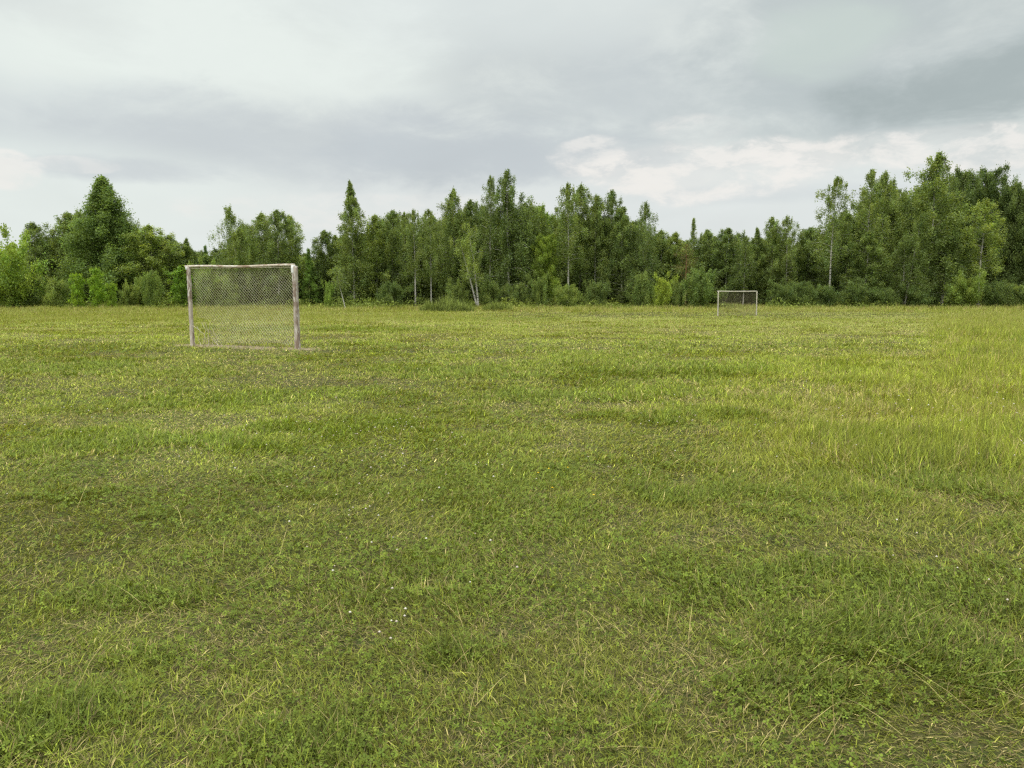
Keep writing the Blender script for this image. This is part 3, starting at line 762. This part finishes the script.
DK = (.86, .88, .88); BR = (1.25, 1.22, .95); YG = (1.30, 1.38, .9); MD = (1, 1, 1); LT = (1.25, 1.22, 1.1); VD = (.72, .77, .78)
B_ = "birch_tree"
TREES = [
 # name, proto, px, top, halfwidth, distance, tint, label
 ("spruce_tree", "spruce", 12, 245, 9, 98, MD, "small dark conical tree peeping above the bright rounded shrub"),
 ("birch_tree", "birch_full2", 39, 223, 13, 90, MD, "dark round-topped birch between the bright rounded shrub and the great pyramid tree"),
 ("birch_tree", "birch_full0", 70, 213, 15, 91, MD, "birch forming the left shoulder of the great pyramid tree"),
 ("poplar_tree", "pyramid", 108, 180, 48, 88, MD, "great dense pyramid-shaped tree, broadest of all, rising over saplings"),
 ("birch_tree", "birch_full1", 152, 226, 17, 88, LT, "pale leafy birch at the right shoulder of the great pyramid tree"),
 ("birch_tree", "birch_full3", 172, 236, 13, 91, MD, "darker birch just behind the near goal's left post"),
 ("birch_tree", "column0", 189, 239, 9, 93, DK, "short slender tree rising directly above the near goal's left post"),
 ("spruce_tree", "spruce", 207, 246, 9, 95, (.9, 1.1, 1), "short conifer above the left end of the near crossbar"),
 ("birch_tree", "birch_weep0", 243, 207, 19, 88, LT, "loose airy birch with drooping sprays above the middle of the near crossbar"),
 ("birch_tree", "birch_full1", 263, 214, 12, 91, MD, "slim birch squeezed between two loose birches above the near crossbar"),
 ("birch_tree", "birch_full3", 278, 211, 13, 87, MD, "birch in the middle of three crowns above the near goal's right half"),
 ("birch_tree", "birch_full0", 291, 216, 11, 90, LT, "leafy birch above the near goal's right post"),
 ("spruce_tree", "spruce", 309, 249, 10, 88, (1.1, 1.3, 1), "low green cone of a tree in the gap right of the near goal"),
 ("birch_tree", "birch_full3", 325, 231, 11, 90, DK, "dark small birch left of the lone spire-like birch"),
 ("birch_tree", "birch_full1", 338, 236, 9, 92, MD, "low-topped birch tucked against the lone spire-like birch"),
 ("birch_tree", "column1", 354, 184, 13, 88, MD, "lone tall narrow spire-like birch standing well above its neighbours"),
 ("birch_tree", "birch_full0", 377, 216, 12, 90, LT, "pale birch just right of the lone spire-like birch"),
 ("birch_tree", "birch_full2", 392, 211, 11, 90, MD, "level-topped birch, second right of the lone spire-like birch"),
 ("birch_tree", "birch_open1", 405, 213, 11, 93, MD, "birch with crown above and between the spire-like birch and two bare stems"),
 ("birch_tree", "birch_open2", 415, 211, 12, 87, MD, "birch with long bare grey stem, first of the pair by the tussock"),
 ("birch_tree", "birch_open0", 431, 210, 10, 87, MD, "birch with thin white bare stem, second of the pair by the tussock"),
 ("birch_tree", "birch_full1", 453, 190, 10, 90, MD, "pointed birch behind the forked leaning birch"),
 ("birch_tree", "birch_full3", 470, 201, 12, 91, DK, "birch crown directly behind the forked leaning birch"),
 ("birch_tree", "birch_full0", 483, 206, 12, 93, MD, "half hidden birch between the forked leaning birch and the tallest central birch"),
 ("birch_tree", "lean_birch", 478, 226, 17, 82.5, LT, "forked birch with pale leaning stems and drooping twigs"),
 ("birch_tree", "birch_open1", 490, 177, 10, 88, DK, "slim weeping top at the left of the tallest central birch"),
 ("birch_tree", "birch_weep1", 509, 170, 27, 87, DK, "tallest central birch with massive dark weeping crown"),
 ("birch_tree", "birch_full2", 527, 203, 13, 89, MD, "birch at the right flank of the tallest central birch"),
 ("willow_tree", "round0", 541, 212, 14, 96, YG, "yellowish green tree glimpsed behind, right of the tallest central birch"),
 ("maple_tree", "round1", 545, 240, 12, 87, (1.5, 1.5, .9), "bright green round tree in front, right of the tallest central birch"),
 ("birch_tree", "birch_open2", 568, 185, 15, 87, MD, "tall birch with one long thin pale stem, two crowns right of the tallest"),
 ("birch_tree", "birch_full1", 580, 186, 12, 90, DK, "dark tall birch behind the one with the long thin stem"),
 ("birch_tree", "birch_full0", 595, 196, 10, 89, MD, "pointed grey green birch in the middle of the tall group"),
 ("birch_tree", "birch_full2", 609, 191, 10, 90, DK, "narrow dark spike-topped birch right of the middle group"),
 ("birch_tree", "birch_full3", 622, 208, 12, 88, MD, "dense birch between the spike-topped birch and the leafy dome birch"),
 ("birch_tree", "birch_weep0", 641, 202, 17, 88, MD, "leafy dome-topped birch, last tall one before the low gap"),
 ("birch_tree", "birch_full1", 660, 231, 11, 91, MD, "low birch at the foot of the dome-topped birch's right side"),
 ("birch_tree", "birch_full0", 674, 233, 11, 92, (1.1, 1.05, .9), "low brownish green tree left of the red-stemmed pine"),
 ("spruce_tree", "spruce", 692, 219, 9, 92, LT, "narrow conifer poking above the low gap in the wood"),
 ("dead_pine_tree", "dead_pine", 686, 244, 10, 88, MD, "sparse pine with reddish brown stem and rusty twigs"),
 ("birch_tree", "birch_full2", 705, 230, 11, 92, MD, "low birch right of the narrow conifer"),
 ("birch_tree", "birch_full3", 727, 229, 13, 90, DK, "dark round birch above the far goal's left post"),
 ("birch_tree", "birch_open1", 744, 237, 9, 88, DK, "birch whose pale leaning stem drops behind the far goal"),
 ("birch_tree", "column1", 756, 229, 9, 90, DK, "dark narrow tree above the far goal's right post"),
 ("birch_tree", "birch_full1", 772, 218, 10, 90, MD, "pointed birch, first right of the far goal"),
 ("birch_tree", "birch_open2", 786, 217, 11, 89, MD, "pointed birch, second right of the far goal, with grey stems below"),
 ("birch_tree", "birch_full2", 806, 228, 14, 91, DK, "low dark birch just left of the white-stemmed open birch"),
 ("birch_tree", "birch_open0", 830, 178, 15, 86, MD, "open birch with white stem and ragged crown at the left of the high group"),
 ("birch_tree", "birch_full3", 846, 215, 12, 89, DK, "low dark filler birch right of the white-stemmed open birch"),
 ("birch_tree", "birch_open1", 864, 171, 15, 87, MD, "birch with pale upper stem, third crown from the high peak"),
 ("birch_tree", "birch_full0", 879, 173, 11, 90, MD, "birch tip between two pale loose crowns in the high group"),
 ("birch_tree", "birch_weep0", 894, 178, 15, 90, LT, "pale loose-topped birch left of the high peak birch"),
 ("birch_tree", "birch_full2", 911, 190, 13, 91, DK, "dark birch hugging the left of the high peak birch"),
 ("birch_tree", "birch_full1", 928, 155, 17, 86, MD, "high peak birch, topmost in the whole wood"),
 ("alder_tree", "round0", 957, 177, 17, 92, DK, "dark dense round tree right of the high peak birch"),
 ("alder_tree", "round1", 984, 178, 18, 93, VD, "very dark bushy-headed tree, broadest top at the wood's right"),
 ("alder_tree", "round0", 1006, 190, 15, 91, DK, "dark tree rising behind the slim front birch at the right"),
 ("birch_tree", "birch_open2", 980, 200, 19, 84, LT, "slim front birch with pale foot, standing before the very dark tree"),
 ("alder_tree", "round1", 1024, 198, 16, 90, DK, "dark tree cut by the photograph's right edge"),
 ("birch_tree", "birch_full3", 1046, 200, 15, 90, DK, None), ("birch_tree", "birch_full1", -8, 252, 14, 94, MD, None),
 ("birch_tree", "birch_weep0", 905, 214, 19, 84, (.95, .95, .88), "broad low bushy birch filling the front below the high peak birch"),
 ("birch_tree", "birch_weep1", 942, 218, 18, 84.5, (.88, .90, .85), "broad low dark birch in front, between the peak birch and the slim front birch"),
 ("birch_tree", "birch_full0", 866, 232, 12, 85, (.85, .88, .85), "low dark bushy birch in front of the pale upper stem"),
 ("birch_tree", "thin_birch", 345, 268, 8, 78.5, MD, "thin young birch with bare white leaning stem at the meadow's edge"),
]
for (nm, key, px, top, hw, Y, tint, label) in TREES:
    if label is None:
        label = "tree at the end of the wood, partly outside the photograph"
        plant(nm, key, px, top, hw, Y, label, "tree", tint, "trees at the ends of the wood")
    else:
        plant(nm, key, px, top, hw, Y, label, "tree", tint, "trees of the wood edge", rz={"lean_birch": .25, "thin_birch": 0.1}.get(key))

SHRUBS = [
 ("shrub", "bush0", 10, 257, 27, 82, YG, "large bright green rounded shrub at the wood's far left end"),
 ("shrub", "bush1", -14, 268, 22, 83, YG, None),
 ("sapling", "sapling0", 76, 275, 8, 79.5, (1.5, 1.5, 1), "bright sapling, left one of three below the great pyramid tree"),
 ("sapling", "sapling1", 96, 270, 8, 79.5, (1.45, 1.5, 1), "tallest bright sapling, middle of three below the great pyramid tree"),
 ("sapling", "sapling0", 110, 284, 6, 79.5, (1.45, 1.45, 1), "short bright sapling, right one of three below the great pyramid tree"),
 ("shrub", "bush2", 57, 285, 11, 82, LT, "low green shrub between the rounded shrub and the three saplings"),
 ("shrub", "bush1", 149, 280, 9, 82, (1.1, 1.15, 1), "fresh green shrub left of the near goal, below the pale leafy birch"),
 ("sapling", "sapling1", 181, 268, 11, 82, (1.1, 1.2, 1), "bright leafy sapling seen just outside the near goal's left post"),
 ("shrub", "bush0", 205, 276, 12, 82, (1.2, 1.25, 1), "fresh green shrub seen through the left of the near net"),
 ("shrub", "bush2", 222, 284, 10, 82, LT, "low shrub seen through the middle of the near net"),
 ("shrub", "bush2", 329, 288, 6, 83, (1.2, 1.3, 1), "small green shrub left of the thin leaning birch's foot"),
 ("shrub", "bush1", 393, 288, 12, 84, VD, "dark low shrub left of the bare grey stem"),
 ("shrub", "bush0", 457, 289, 10, 82, MD, "green shrub at the foot of the forked leaning birch"),
 ("shrub", "bush1", 492, 287, 10, 84, MD, "leafy shrub below the tallest central birch, left side"),
 ("shrub", "bush2", 517, 289, 9, 84, MD, "leafy shrub below the tallest central birch, right side"),
 ("shrub", "bush0", 541, 284, 9, 83, (1.0, 1.02, .95), "bright shrub under the bright green round tree"),
 ("shrub", "bush1", 566, 290, 11, 82.5, LT, "low shrub at the foot of the long thin pale stem"),
 ("shrub", "bush2", 598, 288, 10, 84, DK, "dark leafy shrub below the middle tall group"),
 ("shrub", "bush2", 641, 282, 10, 83, (.95, .98, .95), "green shrub below the dome-topped birch"),
 ("shrub", "bush0", 663, 285, 10, 81, (1.5, 1.45, .8), "small yellowish shrub, brightest one along the wood"),
 ("shrub", "bush1", 701, 278, 15, 82, (.88, .95, .9), "round green shrub just left of the far goal"),
 ("shrub", "bush2", 680, 288, 9, 82, MD, "low green shrub at the red-stemmed pine's foot"),
 ("shrub", "bush0", 779, 289, 11, 84, VD, "low shrub first right of the far goal"),
 ("shrub", "bush1", 800, 288, 12, 83, VD, "low shrub below the low dark birch"),
 ("shrub", "bush2", 826, 291, 13, 83, VD, "low shrub at the foot of the white-stemmed open birch"),
 ("shrub", "bush0", 856, 289, 14, 83, VD, "dark shrub below the low bushy birch by the pale upper stem"),
 ("shrub", "bush1", 884, 292, 13, 82.5, VD, "low shrub in front of the broad low bushy birch"),
 ("shrub", "bush2", 919, 290, 14, 82.5, VD, "low dark shrub below the high peak birch"),
 ("shrub", "bush0", 965, 283, 15, 81, (1.15, 1.18, .9), "fresh green shrub at the slim front birch's foot"),
 ("shrub", "bush1", 996, 287, 14, 82, VD, "dark shrub right of the slim front birch's foot"),
 ("shrub", "bush2", 1020, 290, 13, 82, MD, "low shrub at the photograph's right edge"),
 ("shrub", "bush0", 1046, 286, 14, 83, MD, None), ("shrub", "bush2", 30, 284, 12, 83, MD, "green shrub right of the large bright rounded one"),
 ("shrub", "bush0", 128, 289, 8, 83, LT, "green shrub at the right foot of the great pyramid tree"),
]
for (nm, key, px, top, hw, Y, tint, label) in SHRUBS:
    cat = "sapling" if nm == "sapling" else "shrub"
    plant(nm, key, px, top, hw, Y, label or "shrub at the end of the wood, outside the photograph", cat, tint, "shrubs and saplings along the wood")

# the deeper wood behind the named trees: one mass
def deep_wood():
    rg = np.random.default_rng(5)
    skx = [-200, 0, 40, 60, 90, 130, 160, 200, 215, 232, 245, 300, 315, 340, 380, 440, 470, 520, 560, 640, 660, 700, 760, 815, 850, 890, 930, 1000, 1060, 1250]
    sky = [262, 262, 236, 230, 212, 216, 234, 246, 252, 240, 226, 252, 250, 236, 219, 217, 211, 206, 216, 214, 236, 236, 234, 234, 200, 190, 184, 186, 198, 210]
    LV, LC, TV, TF = [], [], [], []; tb = 0
    keys = ["birch_full0", "birch_full2", "birch_full3", "column0", "round0", "round1", "birch_full1", "birch_open1"]
    for row, Y0 in enumerate((94, 97, 101, 105, 110, 116)):
        px = -190.0 + rg.uniform(0, 10)
        while px < 1220:
            Y = Y0 + rg.uniform(-1.6, 1.6)
            sk = float(np.interp(px, skx, sky)) + rg.uniform(2, 16) - row * .5
            X = gx(px, Y, 4); z0 = float(gz(np.array(X), np.array(Y)))
            H = topz(sk, Y) - z0
            d = PROTO[keys[rg.integers(len(keys))]]
            hw = rg.uniform(1.5, 2.3); s = hw / d["R"]; sz = H / d["H"]
            a = rg.uniform(0, 6.28); ca, sa = math.cos(a), math.sin(a)
            def tf(V, o=0):
                return np.stack([(V[:, 0] * ca - V[:, 1] * sa) * s + X, (V[:, 0] * sa + V[:, 1] * ca) * s + Y, V[:, 2] * sz + z0], 1)
            q = d["LV"].reshape(-1, 4, 3)
            k = rg.random(len(q)) < (.21 if row > 0 else .32)
            vv = q[k]; cen = vv.mean(1, keepdims=True); vv = cen + (vv - cen) * 1.5
            LV.append(tf(vv.reshape(-1, 3)))
            tone = rg.uniform(.7, 1.15)
            LC.append(d["LC"].reshape(-1, 4, 3)[k].reshape(-1, 3) * tone)
            nstem = 9 * 5
            TV.append(tf(d["TV"][:nstem])); f = d["TF"][:8 * 5]; TF.append(f + tb); tb += nstem
            px += rg.uniform(14, 26)
    # undergrowth
    for (Y0, n) in ((91, 70), (99, 60)):
        for i in range(n):
            px = -180 + 1390 * (i + rg.random()) / n; Y = Y0 + rg.uniform(-1.5, 1.5)
            d = PROTO["bush%d" % rg.integers(3)]; X = gx(px, Y, 1); z0 = float(gz(np.array(X), np.array(Y)))
            s = rg.uniform(.8, 1.3); q = d["LV"].reshape(-1, 4, 3); k = rg.random(len(q)) < .2; vv = q[k]; cen = vv.mean(1, keepdims=True); vv = cen + (vv - cen) * 1.4
            LV.append(vv.reshape(-1, 3) * s + np.array([X, Y, z0])); LC.append(d["LC"].reshape(-1, 4, 3)[k].reshape(-1, 3) * rg.uniform(.5, .85))
    V1 = np.concatenate(LV); C1 = np.concatenate(LC)
    n1 = len(V1); F1 = np.arange(n1).reshape(-1, 4)
    V = np.concatenate([V1] + TV); F2 = np.concatenate(TF) + n1
    Cc = np.concatenate([C1, np.tile(C(.10, .085, .06), (len(V) - n1, 1))])
    o = obj_np("woodland", V, [F1, F2], M_LEAF, col=Cc)
    tag(o, "dense dark wood of leafy trees massed behind the front row", kind="stuff")
deep_wood()

def edge_growth():
    """ragged weeds, nettles and young shoots where the meadow runs into the wood"""
    rg = np.random.default_rng(77)
    n = 52000
    Y = 79.5 + 7.5 * rg.random(n) ** 1.1; X = rg.uniform(-68, 68, n)
    hmax = .25 + 1.9 * np.clip(fbm(X, Y * .6, 2.6, 161, 4) - .34, 0, 1) * sstep(79, 83, Y) * 1.6
    Z = rg.random(n) ** .8 * hmax
    P = np.stack([X, Y, gz(X, Y) + Z], 1)
    hue = fbm(X, Y, 3.5, 165, 2)[:, None]
    col = C(.15, .205, .045)[None] * (1 - hue) + C(.24, .275, .055)[None] * hue
    col = col * np.exp(rg.normal(0, .3, n))[:, None]
    V, Cc = leaf_quads(P, rg.uniform(.07, .16, n), rg, col, 2.0)
    o = obj_np("undergrowth", V, [np.arange(len(V)).reshape(-1, 4)], M_GRASS, col=Cc)
    tag(o, "ragged green weeds and shoots along the foot of the wood", kind="stuff")
edge_growth()

# ------------------------------------------------------------------ goals
def box_post(h, w, d, lean, rnd, bev=.012, rings=14, taper=0.0):
    """squared timber post with worn corners, slightly uneven"""
    rg = np.random.default_rng(rnd)
    sec = np.array([[-1, -.7], [-.7, -1], [.7, -1], [1, -.7], [1, .7], [.7, 1], [-.7, 1], [-1, .7]])
    V = []
    for i in range(rings):
        t = i / (rings - 1); z = t * h - (.12 if i == 0 else 0)
        s = sec * np.array([w / 2, d / 2]) * (1 + rg.normal(0, .035)) * (1 - taper * t) + rg.normal(0, .0025, (8, 2))
        V.append(np.concatenate([s + np.array([lean[0] * t, lean[1] * t]), np.full((8, 1), z)], 1))
    V = np.concatenate(V)
    i = np.arange(rings - 1)[:, None] * 8; j = np.arange(8)[None]; j2 = (j + 1) % 8
    F = np.stack([i + j, i + j2, i + 8 + j2, i + 8 + j], -1).reshape(-1, 4)
    cap = np.array([np.arange(8) + 8 * (rings - 1)])
    return V, [F, cap]

def strand_net(A, B, h, cell, th, seed, topoff, sag, holes, ext=.0):
    """diamond net hanging in the plane A-B (both 2-D, local), knotted cords as thin tubes"""
    rg = np.random.default_rng(seed)
    A = np.array(A); B = np.array(B); W = np.linalg.norm(B - A); u = (B - A) / W; nrm = np.array([-u[1], u[0]])
    def pos(s, z):
        off = sag * np.sin(np.pi * np.clip(z / h, 0, 1)) * (.6 + .8 * vnoise(s * 1.3, z * 1.1, seed)) + .04
        ws = s + .018 * (vnoise(s * 2.1, z * 2.3, seed + 3) - .5) * 2
        wz = z + .03 * (vnoise(s * 1.7 + 9, z * 1.9, seed + 5) - .5) * 2
        lean = topoff * z / h
        return np.stack([A[0] + u[0] * (ws + lean) + nrm[0] * off, A[1] + u[1] * (ws + lean) + nrm[1] * off, np.maximum(wz, .01)], -1)
    paths = []
    for sgn in (1, -1):
        for k in np.arange(-h / cell - 1, W / cell + h / cell + 1):
            s0 = k * cell
            z = np.arange(0, h + .001, .1)
            s = s0 + sgn * z * 0.92
            ok = (s >= 0) & (s <= W)
            for hf in holes: ok &= ~hf(s, z)
            idx = np.where(ok)[0]
            if len(idx) < 2: continue
            for r in np.split(idx, np.where(np.diff(idx) > 1)[0] + 1):
                if len(r) > 1:
                    paths.append(pos(s[r], z[r] + rg.normal(0, .002, len(r))))
    V, F = tubes(paths, [np.full(len(p), th / 2) for p in paths], 3)
    return V, [F]

def goal(name, PL, PR, hl, label, lean, postw, barr, mats, near):
    mid = (PL + PR) / 2
    z0 = float(gz(np.array(mid.x), np.array(mid.y)))
    e = empty(name, (mid.x, mid.y, z0))
    tag(e, label, "goal", "football goals")
    l = (PL - mid); r = (PR - mid)
    u = (PR - PL).normalized(); ang = math.atan2(u.y, u.x)
    wp, bm, netm = mats
    for i, (p, w) in enumerate(((l, postw[0]), (r, postw[1]))):
        V, F = box_post(hl, w, w * .95, (0, 0), 3 + i, taper=.06)
        # turn the post with the goal line, then lean it
        c, s = math.cos(ang), math.sin(ang)
        X = V[:, 0] * c - V[:, 1] * s; Y = V[:, 0] * s + V[:, 1] * c
        V = np.stack([X + p.x + lean * V[:, 2] / hl, Y + p.y, V[:, 2]], 1)
        obj_np("goal_post", V, F, wp, e)
    k = 14; t = np.linspace(-.03, 1.0, k)[:, None]
    a = np.array([l.x + lean, l.y, hl + barr * .6]); b = np.array([r.x + lean, r.y, hl + barr * .6])
    P = a + (b - a) * t; P[:, 2] += -.012 * np.sin(np.pi * t[:, 0]) + (.008 * np.sin(t[:, 0] * 9) if near else 0)
    V, F = tubes([P], [np.full(k, barr) * (1 + .05 * np.sin(np.arange(k) * 2.3))], 10)
    caps = [np.array([np.arange(10)[::-1]]), np.array([np.arange(10) + (k - 1) * 10])]
    obj_np("crossbar", V, [F] + caps, bm, e, smooth=False)
    if near:
        # painted iron straps that hold the bar on the posts
        for (p, w, hh) in ((l, postw[0], .07), (r, postw[1], .17)):
            V, F = box_post(hh, w * .62, w * 1.04, (0, 0), 9, rings=3)
            c, s = math.cos(ang), math.sin(ang)
            X = V[:, 0] * c - V[:, 1] * s; Y = V[:, 0] * s + V[:, 1] * c
            V = np.stack([X + p.x + lean, Y + p.y, np.maximum(V[:, 2], 0) + hl - hh + .015], 1)
            V[:, 0] -= w * .26
            obj_np("bracket", V, F, M_WHITE, e)
        holes = [lambda s, z: (s < .62 - z * .35) & (z < .62) & (vnoise(s * 9, z * 9, 3) < .8), lambda s, z: (z < .10) & (vnoise(s * 3, z * 0 + 1, 8) < .6)]
        V, F = strand_net((l.x, l.y), (r.x, r.y), hl, .074, .0078, 4, lean, .11, holes)
        obj_np("net", V, F, netm, e)
        # torn cords dangling at the left foot
        rg = np.random.default_rng(12); ps = []
        for q in range(11):
            s0 = rg.uniform(.05, .75); zz = rg.uniform(.2, .62); n = 7; tt = np.linspace(0, 1, n)
            px_ = l.x + u.x * s0 + np.cumsum(rg.normal(.012, .03, n)); py_ = l.y + u.y * s0 + .06 + np.cumsum(rg.normal(0, .02, n))
            ps.append(np.stack([px_, py_, np.maximum(zz * (1 - tt), .02)], 1))
        # one cord tied to the post
        ps.append(np.array([[l.x + .03, l.y - .05, .52], [l.x + .15, l.y, .42], [l.x + .28, l.y + .02, .30], [l.x + .34, l.y + .02, .12], [l.x + .36, l.y, .02]]))
        V, F = tubes(ps, [np.full(len(p), .006) for p in ps], 4)
        obj_np("torn_cords", V, [F], M_NET, e)
        # edge cord along the bar and the right post
        ps = [np.stack([np.linspace(l.x + lean, r.x + lean, 20), np.linspace(l.y, r.y, 20) + .05, np.full(20, hl - .03)], 1),
              np.stack([np.linspace(r.x - .05, r.x + lean - .05, 12), np.full(12, r.y + .05), np.linspace(.05, hl, 12)], 1)]
        V, F = tubes(ps, [np.full(len(p), .007) for p in ps], 4)
        obj_np("edge_cord", V, [F], M_NET, e)
    else:
        V, F = strand_net((l.x, l.y), (r.x, r.y), hl, .10, .009, 6, lean, .12, [])
        obj_np("net", V, F, netm, e)
goal("football_goal", GL, GR, 1.94, "near football goal of peeling weathered posts with sagging diamond net", -.012, (.088, .112), .031, (M_WOOD, M_BAR, M_NET), True)
goal("football_goal", FL, FR, 1.90, "distant small pale football goal with dark net before the wood", -.02, (.085, .085), .042, (M_FAR, M_FAR, M_NET2), False)
